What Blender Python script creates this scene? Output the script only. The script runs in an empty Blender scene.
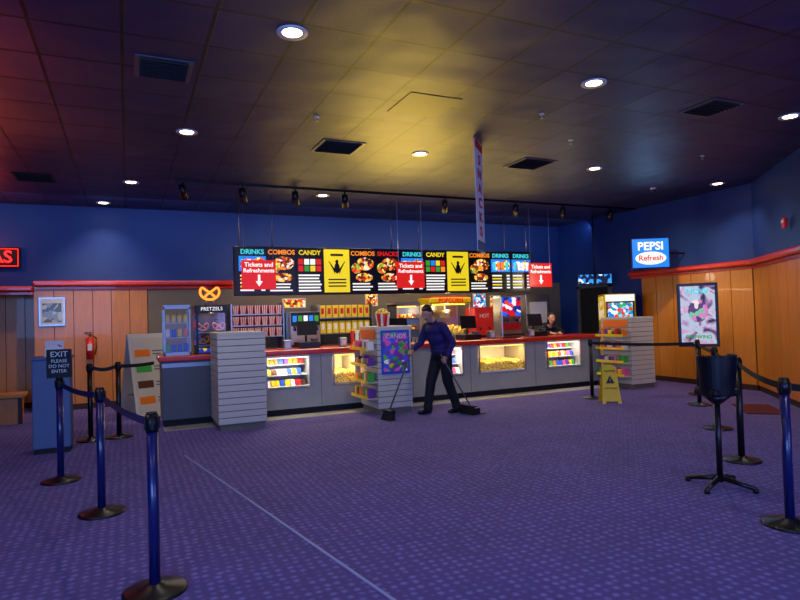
import bpy, bmesh, math, random
from mathutils import Vector, Matrix, Quaternion, Euler
random.seed(7)
scene=bpy.context.scene
try:
    scene.view_settings.view_transform='Standard'
except Exception: pass
R=math.radians
V=Vector
def c(r,g,b):
    f=lambda x:(x/255/12.92) if x<=10 else ((x/255+0.055)/1.055)**2.4
    return (f(r),f(g),f(b),1)
# ---------------------------------------------------------------- materials
def mat(name,col,rough=0.5,metal=0.0,em=None,es=0.0,var=0.12,nscale=6,bump=0.0,stretch=None,coat=0):
    m=bpy.data.materials.new(name); m.use_nodes=True
    nt=m.node_tree; p=nt.nodes['Principled BSDF']
    p.inputs['Roughness'].default_value=rough; p.inputs['Metallic'].default_value=metal
    if coat: p.inputs['Coat Weight'].default_value=coat
    tc=nt.nodes.new('ShaderNodeTexCoord'); mp=nt.nodes.new('ShaderNodeMapping')
    if stretch: mp.inputs['Scale'].default_value=stretch
    nt.links.new(tc.outputs['Object'],mp.inputs['Vector'])
    n=nt.nodes.new('ShaderNodeTexNoise'); n.inputs['Scale'].default_value=nscale; n.inputs['Detail'].default_value=4
    nt.links.new(mp.outputs[0],n.inputs['Vector'])
    mx=nt.nodes.new('ShaderNodeMix'); mx.data_type='RGBA'
    mx.inputs[6].default_value=[x*(1-var) for x in col[:3]]+[1]
    mx.inputs[7].default_value=[min(1,x*(1+var)) for x in col[:3]]+[1]
    nt.links.new(n.outputs['Fac'],mx.inputs[0]); nt.links.new(mx.outputs[2],p.inputs['Base Color'])
    if bump:
        b=nt.nodes.new('ShaderNodeBump'); b.inputs['Strength'].default_value=bump; b.inputs['Distance'].default_value=0.02
        nt.links.new(n.outputs['Fac'],b.inputs['Height']); nt.links.new(b.outputs[0],p.inputs['Normal'])
    if em is not None:
        p.inputs['Emission Color'].default_value=em; p.inputs['Emission Strength'].default_value=es
    return m
def glow(name,col,s=1.0): return mat(name,[x*0.3 for x in col[:3]]+[1],0.4,em=col,es=s)
def picmat(name,cols,scale=5,es=1.0,kind='voronoi'):
    m=bpy.data.materials.new(name); m.use_nodes=True; nt=m.node_tree; p=nt.nodes['Principled BSDF']
    tc=nt.nodes.new('ShaderNodeTexCoord')
    if kind=='voronoi':
        n=nt.nodes.new('ShaderNodeTexVoronoi'); n.inputs['Scale'].default_value=scale; out=n.outputs['Color']
    else:
        n=nt.nodes.new('ShaderNodeTexNoise'); n.inputs['Scale'].default_value=scale; n.inputs['Detail'].default_value=3; n.inputs['Distortion'].default_value=0.8; out=n.outputs['Fac']
    nt.links.new(tc.outputs['Object'],n.inputs['Vector'])
    cr=nt.nodes.new('ShaderNodeValToRGB'); e=cr.color_ramp
    lo,hi=(0.1,0.9) if kind=='voronoi' else (0.32,0.68)
    while len(e.elements)<len(cols): e.elements.new(0.5)
    for i,cc in enumerate(cols):
        e.elements[i].position=lo+(hi-lo)*i/(len(cols)-1)
    for i,cc in enumerate(cols): e.elements[i].color=cc
    if kind=='voronoi':
        e.interpolation='CONSTANT'
        sp=nt.nodes.new('ShaderNodeSeparateColor'); nt.links.new(out,sp.inputs[0]); nt.links.new(sp.outputs[0],cr.inputs[0])
    else: nt.links.new(out,cr.inputs[0])
    nt.links.new(cr.outputs[0],p.inputs['Base Color'])
    if es>0:
        nt.links.new(cr.outputs[0],p.inputs['Emission Color']); p.inputs['Emission Strength'].default_value=es
    p.inputs['Roughness'].default_value=0.4
    return m
def glassmat(name):
    m=bpy.data.materials.new(name); m.use_nodes=True; nt=m.node_tree
    o=nt.nodes['Material Output']; nt.nodes.remove(nt.nodes['Principled BSDF'])
    t=nt.nodes.new('ShaderNodeBsdfTransparent'); g=nt.nodes.new('ShaderNodeBsdfGlossy'); g.inputs['Roughness'].default_value=0.05
    mx=nt.nodes.new('ShaderNodeMixShader'); mx.inputs[0].default_value=0.08
    nt.links.new(t.outputs[0],mx.inputs[1]); nt.links.new(g.outputs[0],mx.inputs[2]); nt.links.new(mx.outputs[0],o.inputs[0]); return m

def carpet():
    m=bpy.data.materials.new('carpet_purple'); m.use_nodes=True; nt=m.node_tree; p=nt.nodes['Principled BSDF']
    tc=nt.nodes.new('ShaderNodeTexCoord')
    v=nt.nodes.new('ShaderNodeTexVoronoi'); v.inputs['Scale'].default_value=15; v.inputs['Randomness'].default_value=0.3
    nt.links.new(tc.outputs['Object'],v.inputs['Vector'])
    cr=nt.nodes.new('ShaderNodeValToRGB'); cr.color_ramp.elements[0].position=0.08; cr.color_ramp.elements[1].position=0.42
    cr.color_ramp.elements[0].color=c(120,108,190); cr.color_ramp.elements[1].color=c(76,54,132)
    nt.links.new(v.outputs['Distance'],cr.inputs[0])
    n=nt.nodes.new('ShaderNodeTexNoise'); n.inputs['Scale'].default_value=1.5; n.inputs['Detail'].default_value=8
    nt.links.new(tc.outputs['Object'],n.inputs['Vector'])
    n3=nt.nodes.new('ShaderNodeTexNoise'); n3.inputs['Scale'].default_value=35; n3.inputs['Detail'].default_value=3
    nt.links.new(tc.outputs['Object'],n3.inputs['Vector'])
    mm=nt.nodes.new('ShaderNodeMath'); mm.operation='MULTIPLY_ADD'; mm.inputs[1].default_value=1.0
    nt.links.new(n3.outputs['Fac'],mm.inputs[0]); nt.links.new(n.outputs['Fac'],mm.inputs[2])
    mx=nt.nodes.new('ShaderNodeMix'); mx.data_type='RGBA'; mx.blend_type='MULTIPLY'; mx.inputs[0].default_value=0.6
    nt.links.new(cr.outputs[0],mx.inputs[6]); nt.links.new(mm.outputs[0],mx.inputs[7])
    nt.links.new(mx.outputs[2],p.inputs['Base Color']); p.inputs['Roughness'].default_value=0.9
    n2=nt.nodes.new('ShaderNodeTexNoise'); n2.inputs['Scale'].default_value=90
    nt.links.new(tc.outputs['Object'],n2.inputs['Vector'])
    b=nt.nodes.new('ShaderNodeBump'); b.inputs['Strength'].default_value=0.3; b.inputs['Distance'].default_value=0.01
    nt.links.new(n2.outputs['Fac'],b.inputs['Height']); nt.links.new(b.outputs[0],p.inputs['Normal'])
    p.inputs['Sheen Weight'].default_value=0.1
    return m
def ceilmat():
    m=bpy.data.materials.new('ceiling_tiles_navy'); m.use_nodes=True; nt=m.node_tree; p=nt.nodes['Principled BSDF']
    tc=nt.nodes.new('ShaderNodeTexCoord')
    b=nt.nodes.new('ShaderNodeTexBrick'); b.offset=0; b.squash=1
    b.inputs['Scale'].default_value=1; b.inputs['Brick Width'].default_value=0.61; b.inputs['Row Height'].default_value=0.61
    b.inputs['Mortar Size'].default_value=0.015; b.inputs['Mortar Smooth'].default_value=0.1
    b.inputs['Color1'].default_value=c(32,34,74); b.inputs['Color2'].default_value=c(50,48,88); b.inputs['Mortar'].default_value=c(5,6,20)
    nt.links.new(tc.outputs['Object'],b.inputs['Vector']); nt.links.new(b.outputs['Color'],p.inputs['Base Color'])
    p.inputs['Roughness'].default_value=0.48; p.inputs['Specular IOR Level'].default_value=0.4
    n=nt.nodes.new('ShaderNodeTexNoise'); n.inputs['Scale'].default_value=1.6; n.inputs['Detail'].default_value=1
    nt.links.new(tc.outputs['Object'],n.inputs['Vector'])
    n2=nt.nodes.new('ShaderNodeTexNoise'); n2.inputs['Scale'].default_value=60
    nt.links.new(tc.outputs['Object'],n2.inputs['Vector'])
    a=nt.nodes.new('ShaderNodeMath'); a.operation='MULTIPLY_ADD'; a.inputs[1].default_value=0.05
    nt.links.new(n2.outputs['Fac'],a.inputs[0]); nt.links.new(n.outputs['Fac'],a.inputs[2])
    a2=nt.nodes.new('ShaderNodeMath'); a2.operation='MULTIPLY_ADD'; a2.inputs[1].default_value=0.35
    nt.links.new(b.outputs['Fac'],a2.inputs[0]); nt.links.new(a.outputs[0],a2.inputs[2])
    bp=nt.nodes.new('ShaderNodeBump'); bp.inputs['Strength'].default_value=0.6; bp.inputs['Distance'].default_value=0.06
    nt.links.new(a2.outputs[0],bp.inputs['Height']); nt.links.new(bp.outputs[0],p.inputs['Normal'])
    return m

M_carpet=carpet(); M_ceil=ceilmat()
M_blue=mat('wall_paint_blue',c(18,52,120),0.6,bump=0.05,nscale=20)
M_wood=mat('oak_panel',c(214,128,34),0.35,var=0.25,nscale=5,stretch=(6,6,0.5),coat=0.15)
M_wooddk=mat('panel_gap',c(60,28,8),0.6)
M_red=mat('red_trim_laminate',c(214,44,16),0.3,coat=0.3)
M_cream=mat('service_wall_paint',c(120,104,84),0.6)
M_black=mat('black_plastic',c(14,14,17),0.35)
M_blackm=mat('black_matte',c(10,10,12),0.7)
M_navy=mat('navy_powdercoat',c(14,24,84),0.3,coat=0.4)
M_steel=mat('stainless_steel',c(170,170,168),0.28,0.9)
M_gray=mat('gray_laminate',c(158,158,152),0.4)
M_grayd=mat('dark_gray_laminate',c(84,86,92),0.45)
M_bluegray=mat('bluegray_laminate',c(84,104,140),0.5)
M_slat=mat('slatwall_white',c(206,200,182),0.5,var=0.05)
M_slatdk=mat('slat_groove',c(110,104,92),0.7)
M_white=mat('white_plastic',c(225,222,215),0.4,var=0.04)
M_yellow=mat('yellow_plastic',c(252,210,8),0.35,var=0.05)
M_tile=mat('tile_edge_strip',c(175,170,158),0.35)
M_glass=glassmat('clear_glass')
M_skin=mat('skin_tan',c(210,150,118),0.5,var=0.06)
M_lip=mat('lip',c(150,78,70),0.5)
M_hair=mat('hair_black',c(16,12,12),0.45,nscale=60,bump=0.4)
M_shirt=mat('shirt_indigo',c(38,26,92),0.75,nscale=9,bump=0.6)
M_pants=mat('trousers_black',c(14,14,18),0.8,nscale=9,bump=0.5)
M_shoe=mat('shoe_black',c(8,8,8),0.3)
M_shirtb=mat('shirt_black',c(24,22,28),0.8,nscale=9,bump=0.3)
M_eye=mat('eye_white',c(225,222,215),0.2)
G_white=glow('lamp_white',c(255,232,180),14)
G_case=glow('case_tube',c(255,244,215),3)
G_warm=glow('heat_lamp_glow',c(255,190,70),4)
G_red=glow('neon_red',c(255,30,12),3)
G_orange=glow('neon_orange',c(255,120,30),3)
g_yel=glow('lit_yellow',c(236,210,30),0.95)
g_redp=glow('lit_red',c(220,30,24),0.9)
g_blk=mat('lit_black',c(12,14,16),0.3)
g_wht=glow('lit_white',c(240,240,235),1.1)
g_blue=glow('lit_blue',c(24,120,225),1.2)
g_teal=glow('lit_teal',c(60,200,210),1.1)
g_org=glow('lit_orange',c(245,135,30),1.1)
g_green=glow('lit_green',c(60,150,50),.9)
P_food=[picmat('food_photo_a',[c(80,30,12),c(230,140,30),c(250,205,70),c(190,50,20),c(240,230,200)],22,.95),
        picmat('food_photo_b',[c(20,90,160),c(60,180,220),c(220,40,40),c(240,240,240),c(20,40,90)],20,.95),
        picmat('food_photo_c',[c(120,50,15),c(220,100,30),c(120,190,50),c(250,225,90),c(215,30,20)],22,.95)]
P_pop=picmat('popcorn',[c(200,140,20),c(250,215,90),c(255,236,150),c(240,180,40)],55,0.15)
CANDY=[mat('pack_'+n,col,0.35) for n,col in [('red',c(210,30,30)),('yellow',c(245,205,30)),('blue',c(30,80,200)),('orange',c(245,120,20)),('green',c(60,170,60)),('white',c(235,230,220)),('pink',c(235,90,150)),('brown',c(90,50,25)),('purple',c(110,50,150))]]
# ---------------------------------------------------------------- builder
class B:
    def __init__(s,name): s.n=name; s.v=[]; s.f=[]; s.fm=[]; s.sm=[]; s.mats=[]
    def mi(s,m):
        if m not in s.mats: s.mats.append(m)
        return s.mats.index(m)
    def addbm(s,bm,m,smooth=False,M=None):
        b=len(s.v); bm.verts.index_update()
        for v in bm.verts: s.v.append(tuple(M@v.co) if M else tuple(v.co))
        k=s.mi(m)
        for f in bm.faces: s.f.append([b+v.index for v in f.verts]); s.fm.append(k); s.sm.append(smooth)
        bm.free()
    def box(s,cn,sz,m,rot=(0,0,0),bev=0):
        bm=bmesh.new(); bmesh.ops.create_cube(bm,size=1)
        bmesh.ops.scale(bm,vec=V(sz),verts=bm.verts)
        if bev>0: bmesh.ops.bevel(bm,geom=bm.edges[:],offset=bev,segments=2,affect='EDGES',profile=0.5)
        s.addbm(bm,m,False,Matrix.Translation(V(cn))@Euler(rot).to_matrix().to_4x4())
    def bx(s,a,b,m,bev=0):
        s.box([(a[i]+b[i])/2 for i in range(3)],[abs(b[i]-a[i]) for i in range(3)],m,bev=bev)
    def cyl(s,p1,p2,r1,m,r2=None,seg=16,smooth=True):
        p1=V(p1);p2=V(p2); d=p2-p1; bm=bmesh.new()
        bmesh.ops.create_cone(bm,cap_ends=True,segments=seg,radius1=r1,radius2=r1 if r2 is None else r2,depth=d.length)
        s.addbm(bm,m,smooth and seg>6,Matrix.Translation((p1+p2)/2)@d.to_track_quat('Z','Y').to_matrix().to_4x4())
    def sph(s,cn,r,m,rot=(0,0,0),seg=16):
        bm=bmesh.new(); bmesh.ops.create_uvsphere(bm,u_segments=seg,v_segments=max(6,seg//2),radius=1)
        if not hasattr(r,'__len__'): r=(r,r,r)
        s.addbm(bm,m,True,Matrix.Translation(V(cn))@Euler(rot).to_matrix().to_4x4()@Matrix.Diagonal((*r,1)))
    def tube(s,pts,r,m,seg=10):
        for a,b in zip(pts[:-1],pts[1:]): s.cyl(a,b,r,m,seg=seg); s.sph(b,r,m,seg=8)
        s.sph(pts[0],r,m,seg=8)
    def quad(s,pts,m):
        b=len(s.v); s.v+= [tuple(p) for p in pts]; s.f.append([b+i for i in range(len(pts))]); s.fm.append(s.mi(m)); s.sm.append(False)
    def lathe(s,prof,cn,m,seg=28):
        b=len(s.v); k=s.mi(m)
        for r,z in prof:
            for i in range(seg):
                a=2*math.pi*i/seg; s.v.append((cn[0]+r*math.cos(a),cn[1]+r*math.sin(a),cn[2]+z))
        for j in range(len(prof)-1):
            for i in range(seg):
                i2=(i+1)%seg; s.f.append([b+j*seg+i,b+j*seg+i2,b+(j+1)*seg+i2,b+(j+1)*seg+i]); s.fm.append(k); s.sm.append(True)
    def disc_front(s,cn,rx,rz,m,seg=16,th=0.004):
        bm=bmesh.new(); bmesh.ops.create_cone(bm,cap_ends=True,segments=seg,radius1=1,radius2=1,depth=1)
        s.addbm(bm,m,False,Matrix.Translation(V(cn))@Matrix.Rotation(R(90),4,'X')@Matrix.Diagonal((rx,rz,th,1)))
    def text(s,body,loc,size,m,rot=(R(90),0,0),align='CENTER',ext=0.002,bold=0.0,sx=1.0):
        cu=bpy.data.curves.new('t','FONT'); cu.body=body; cu.size=size; cu.align_x=align; cu.align_y='CENTER'; cu.extrude=ext; cu.offset=bold; cu.resolution_u=3
        o=bpy.data.objects.new('t',cu); scene.collection.objects.link(o); bpy.context.view_layer.update()
        me=bpy.data.meshes.new_from_object(o.evaluated_get(bpy.context.evaluated_depsgraph_get()))
        bm=bmesh.new(); bm.from_mesh(me)
        s.addbm(bm,m,False,Matrix.Translation(V(loc))@Euler(rot).to_matrix().to_4x4()@Matrix.Diagonal((sx,1,1,1)))
        bpy.data.objects.remove(o); bpy.data.curves.remove(cu); bpy.data.meshes.remove(me)
    def raw(s,verts,polys,mats,smooth=True):
        b=len(s.v); s.v+=verts
        for p,m in zip(polys,mats): s.f.append([b+i for i in p]); s.fm.append(s.mi(m)); s.sm.append(smooth)
    def done(s,loc=(0,0,0),rz=0):
        me=bpy.data.meshes.new(s.n); me.from_pydata(s.v,[],s.f)
        for m in s.mats: me.materials.append(m)
        me.polygons.foreach_set('material_index',s.fm); me.polygons.foreach_set('use_smooth',s.sm); me.update()
        o=bpy.data.objects.new(s.n,me); scene.collection.objects.link(o); o.location=loc; o.rotation_euler=(0,0,rz); return o

# ================================================================ ROOM SHELL
H=3.7; VB=12.4; UR=10.2; UL=-3.6
P2=(10.2,7.1); P3=(8.64,5.29); P4=(7.66,4.15)
b=B('floor'); b.bx((UL-.1,-4,-0.1),(UR+.1,13.5,0),M_carpet); b.done()
b=B('ceiling'); b.bx((UL-.1,-4,H),(UR+.1,13.5,H+.1),M_ceil); b.done()
b=B('wall_left'); b.bx((UL-.1,1.0,0),(UL,13.4,H),M_blue); b.done()
b=B('wall_back')
b.bx((-1.5,VB,2.25),(UR,VB+.12,H),M_blue); b.bx((UL,VB,2.16),(-1.5,VB+.12,H),M_blue)
b.bx((-1.5,VB+.02,0),(.37,VB+.12,2.25),M_wooddk); b.bx((.37,VB,0),(UR,VB+.12,2.25),M_cream)
u=-1.5
while u<.36:
    b.bx((u+.005,VB-.005,.1),(min(u+.31,.37)-.005,VB+.03,2.2),M_wood); u+=.31
b.bx((UL,13.2,0),(-1.4,13.3,2.4),M_wooddk); b.bx((-1.5,VB,0),(-1.44,13.2,2.25),M_wood)
u=UL
while u<-1.5:
    b.bx((u+.005,13.17,.1),(min(u+.31,-1.5)-.005,13.2,2.2),M_wood); u+=.31
b.bx((UL,VB+.12,2.16),(-1.44,13.3,2.25),M_blue)
b.done()
b=B('wall_right'); b.bx((UR,7.1,0),(UR+.12,13.4,H),M_blue)
v=7.12
while v<9.6:
    b.bx((UR-.03,v+.006,.1),(UR,min(v+.43,9.66)-.006,2.22),M_wood); v+=.43
b.bx((UR-.005,7.1,0),(UR,9.66,2.25),M_wooddk)
b.done()
b=B('wall_right_angled')
d=(V(P2)-V(P4)); L=d.length; ang=math.atan2(d.y,d.x)
b.box((L/2,-.06,H/2),(L,.12,H),M_blue)
x=0.0
while x<L-.1:
    b.box((x+.215,.012,1.16),(.418,.03,2.12),M_wood); x+=.43
b.box((L/2,.002,1.1),(L,.01,2.2),M_wooddk)
b.done((P4[0],P4[1],0),ang)
b=B('wall_right_near'); b.bx((P4[0],-4,0),(P4[0]+.12,P4[1],H),M_blue); b.done()
def ledge(nm,a,bb,z=2.28):
    a=V((*a,0)); bb=V((*bb,0)); dd=bb-a; t=B(nm); LL=dd.length
    t.box((LL/2,.06,z),(LL,.14,.10),M_red,bev=.03); t.box((LL/2,.02,z-.08),(LL,.05,.06),M_red,bev=.01)
    t.done(tuple(a),math.atan2(dd.y,dd.x))
ledge('trim_1',(1.95,VB),(-1.5,VB)); ledge('trim_2',(-1.5,VB),(UL,VB),2.19)
ledge('trim_3',(UR,7.1),(UR,9.95)); ledge('trim_4',P4,P2)
b=B('baseboard_right'); b.bx((UR-.05,7.1,0),(UR,9.66,.1),M_wooddk); b.done()
b=B('baseboard_back'); b.bx((-1.5,VB-.03,0),(.37,VB,.1),M_wooddk); b.done()
b=B('door_1'); b.bx((UR-.05,10.55,0),(UR-.001,10.65,2.1),M_grayd); b.bx((UR-.05,11.6,0),(UR-.001,11.7,2.1),M_grayd); b.bx((UR-.05,10.55,2.05),(UR-.001,11.7,2.15),M_grayd)
b.bx((UR-.03,10.65,0),(UR-.001,11.6,2.05),M_blackm); b.sph((UR-.07,10.75,1.0),.03,M_steel); b.done()
b=B('floor_tile_border'); b.bx((.45,9.05,0),(8.9,9.40,.006),M_tile); b.done()
b=B('carpet_seam_tape')
a0=V((.57,7.30,0)); a1=V((1.45,1.9,0)); dd=a1-a0
b.box((dd.length/2,0,.003),(dd.length,.02,.006),mat('tape_paleblue',c(135,150,205),0.5)); b.done(tuple(a0),math.atan2(dd.y,dd.x))
b=B('entrance_mat'); b.box((0,0,.006),(.9,.5,.012),mat('mat_maroon',c(90,14,20),0.9),bev=.004); b.done((8.35,5.85,0),ang)

# ================================================================ CEILING FIXTURES
def spot(loc,tgt,e,col=(1,.9,.75),ang=100,blend=.7,size=.06,nm='lamp'):
    l=bpy.data.lights.new(nm,'SPOT'); l.energy=e; l.color=col; l.spot_size=R(ang); l.spot_blend=blend; l.shadow_soft_size=size
    o=bpy.data.objects.new(nm,l); scene.collection.objects.link(o); o.location=loc
    o.rotation_euler=(V(tgt)-V(loc)).to_track_quat('-Z','Y').to_euler(); return o
def area(loc,tgt,e,col,sx,sy,nm='area_lamp'):
    l=bpy.data.lights.new(nm,'AREA'); l.shape='RECTANGLE'; l.size=sx; l.size_y=sy; l.energy=e; l.color=col
    o=bpy.data.objects.new(nm,l); scene.collection.objects.link(o); o.location=loc
    o.rotation_euler=(V(tgt)-V(loc)).to_track_quat('-Z','Y').to_euler(); return o
def point(loc,e,col,size=.1,nm='point_lamp'):
    l=bpy.data.lights.new(nm,'POINT'); l.energy=e; l.color=col; l.shadow_soft_size=size
    o=bpy.data.objects.new(nm,l); scene.collection.objects.link(o); o.location=loc; return o
DL=[(1.18,4.42),(4.12,4.40),(.66,7.2),(7.05,4.39),(3.64,7.19),(6.6,7.1),(9.6,7.3),(.09,10.05),(-.35,11.9),(3.2,10.2),(-1.75,4.4),(1.2,1.5),(4.1,1.5),(-1.7,1.5)]
for (x,y) in DL:
    b=B('recessed_downlight')
    b.lathe([(.075,-.004),(.115,-.014),(.12,-.006),(.12,0)],(0,0,0),M_white)
    b.cyl((0,0,-.006),(0,0,0),.075,G_white,seg=24)
    b.done((x,y,H))
    spot((x,y,H-.03),(x,y,0),46,(1,.88,.76),ang=115,nm='downlight_lamp')
def vent(x,y,w=.56,m=M_blackm,nm='ceiling_vent'):
    b=B(nm); b.box((0,0,-.006),(w,w,.012),M_grayd if m is M_blackm else m)
    if m is M_blackm:
        for k in range(9): b.box((0,-w/2+.05+k*w*.1,-.016),(w-.08,.035,.014),M_blackm,rot=(.4,0,0))
    b.done((x,y,H))
vent(2.49,7.23); vent(.32,5.45,.46); vent(5.43,7.17); vent(5.87,4.5,.46)
b=B('ceiling_vent'); b.box((0,0,-.006),(.5,.5,.012),M_blackm)
for k in range(8): b.box((0,-.2+k*.057,-.016),(.44,.035,.014),M_blackm,rot=(.4,0,0))
b.done((-1.2,10.1,H))
b=B('ceiling_access_panel'); b.box((0,0,-.003),(.58,.58,.006),mat('access_panel_brown',c(58,46,48),0.5)); b.done((2.85,5.5,H))
for (x,y) in [(.9,3.6),(4.2,5.3),(5.2,6.0),(1.9,6.2),(7.6,6.0)]:
    b=B('sprinkler_head'); b.cyl((0,0,0),(0,0,-.01),.03,M_white); b.cyl((0,0,-.01),(0,0,-.05),.008,M_steel); b.cyl((0,0,-.05),(0,0,-.055),.018,M_steel); b.done((x,y,H))
b=B('track_lighting'); b.bx((.7,9.68,H-.035),(10.1,9.72,H),M_black)
for u in (.814,1.717,2.573,3.44,5.39,6.97,8.13,9.4):
    b.cyl((u,9.7,H-.03),(u,9.7,H-.12),.012,M_black); b.cyl((u-.02,9.66,H-.09),(u+.03,9.78,H-.26),.05,M_black,r2=.07)
    b.cyl((u+.03,9.78,H-.26),(u+.031,9.783,H-.265),.05,M_grayd)
b.done()
# ================================================================ MENU BOARD
b=B('concession_menu_board')
U0,U1,ZB,ZT,MV=1.72,7.80,1.98,2.76,10.40
b.bx((U0-.05,MV,ZB-.04),(U1+.05,MV+.12,ZT+.03),M_black,bev=.01)
n=12; w=(U1-U0)/n
kinds=['drink','combo','candy','yellow','combo','pizza','drink','candy','yellow','combo','drink','drink']
for i,k in enumerate(kinds):
    x0=U0+i*w+.012; x1=x0+w-.024; xm=(x0+x1)/2; f=MV-.012
    b.bx((x0,f,ZB),(x1,MV,ZT),g_yel if k=='yellow' else g_blk)
    f2=f-.004
    if k=='yellow':
        b.disc_front((xm,f2,2.42),.05,.1,g_blk); b.disc_front((xm,f2,2.54),.03,.035,g_blk)
        for s_ in (-1,1):
            for q in range(3): b.quad([(xm+s_*.04,f2-.003,2.40-q*.03),(xm+s_*(.16-q*.03),f2-.003,2.56-q*.05),(xm+s_*(.15-q*.03),f2-.003,2.52-q*.05),(xm+s_*.04,f2-.003,2.36-q*.03)][::-s_],g_blk)
        b.bx((xm-.12,f2-.002,2.64),(xm+.12,f2,2.68),g_blk)
        for q in range(3): b.bx((xm-.17,f2-.002,2.2-q*.06),(xm+.17,f2,2.225-q*.06),g_blk)
        continue
    head_={'drink':('DRINKS',g_teal),'combo':('COMBOS',g_org),'candy':('CANDY',g_yel),'pizza':('SNACKS',g_redp)}[k]
    b.text(head_[0],(xm,f2,2.69),.115,head_[1],bold=.003,sx=1.0)
    if k=='candy':
        for q in range(2):
            for r_ in range(4): b.bx((x0+.03+r_*.11,f2,2.36+q*.12),(x0+.12+r_*.11,f,2.46+q*.12),random.choice([g_redp,g_yel,g_org,g_wht,g_green,g_blue]))
        for q in range(6): b.bx((x0+.03,f2,2.0+q*.055),(x1-.03-.05*random.random(),f,2.028+q*.055),g_wht)
    elif k=='drink':
        b.bx((x0+.01,f2,2.36),(x1-.01,f,2.62),g_blue)
        b.disc_front((xm-.08,f2-.002,2.48),.13,.1,P_food[1]); b.disc_front((xm+.12,f2-.003,2.5),.1,.1,P_food[2])
        for q in range(4):
            xx=x0+.08+q*.1; b.cyl((xx,f2-.01,2.39),(xx,f2-.01,2.56),.026,random.choice([g_redp,g_wht,g_teal,g_org]),r2=.036)
        for q in range(5): b.bx((x0+.03,f2,2.02+q*.062),(x0+.26,f,2.05+q*.062),g_yel if q%2 else g_wht); b.bx((x1-.1,f2,2.02+q*.062),(x1-.03,f,2.05+q*.062),g_wht)
    else:
        b.disc_front((xm+.04,f2,2.5),.18,.12,P_food[0]); b.disc_front((xm-.13,f2-.003,2.42),.1,.1,P_food[2]); b.disc_front((xm+.02,f2-.004,2.25),.17,.08,P_food[0])
        for q in range(3): b.bx((x0+.03,f2,2.01+q*.055),(x1-.05-.1*random.random(),f,2.035+q*.055),g_wht)
for u in (U0+.05,U0+.62,4.62,5.2,7.2,7.75): b.cyl((u,MV+.06,ZT),(u,MV+.06,H),.01,M_steel,seg=8)
b.done()
for ux in (2.06,4.93,7.97):
    b=B('tickets_and_refreshments_sign'); f=10.28
    b.bx((ux-.29,f,2.04),(ux+.29,f+.025,2.54),g_redp,bev=.004)
    b.text('Tickets and',(ux,f-.004,2.46),.105,g_wht,bold=.002); b.text('Refreshments',(ux,f-.004,2.36),.095,g_wht,bold=.002)
    b.bx((ux-.02,f-.006,2.18),(ux+.02,f,2.29),g_wht); b.quad([(ux-.06,f-.006,2.18),(ux,f-.006,2.09),(ux+.06,f-.006,2.18)],g_wht)
    b.cyl((ux-.25,f+.01,2.54),(ux-.25,f+.01,H),.004,M_steel,seg=6); b.cyl((ux+.25,f+.01,2.54),(ux+.25,f+.01,H),.004,M_steel,seg=6)
    b.done()
b=B('hanging_banner')
b.box((0,0,-.72),(.46,.008,1.40),mat('banner_vinyl',c(245,240,240),0.6))
M_bred=mat('banner_red',c(215,24,20),.5); M_bblk=mat('banner_blue',c(50,56,110),.5)
for s_ in (-1,1):
    b.box((0,s_*.006,-.08),(.45,.003,.10),M_bred); b.box((0,s_*.006,-1.34),(.45,.003,.12),M_bblk)
    rz_=0 if s_<0 else R(180)
    for k,ch in enumerate('SNACKS'): b.text(ch,(0,s_*.008,-.26-k*.18),.17,M_bred,rot=(R(90),0,rz_),sx=1.8,bold=.004)
b.cyl((-.24,0,-.02),(.24,0,-.02),.012,M_steel); b.cyl((-.24,0,-1.42),(.24,0,-1.42),.012,M_steel)
b.cyl((-.2,0,0),(-.2,0,-.02),.004,M_steel,seg=6); b.cyl((.2,0,0),(.2,0,-.02),.004,M_steel,seg=6)
b.done((4.06,6.4,H),math.atan2(.86,.53)+R(-12))

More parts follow.
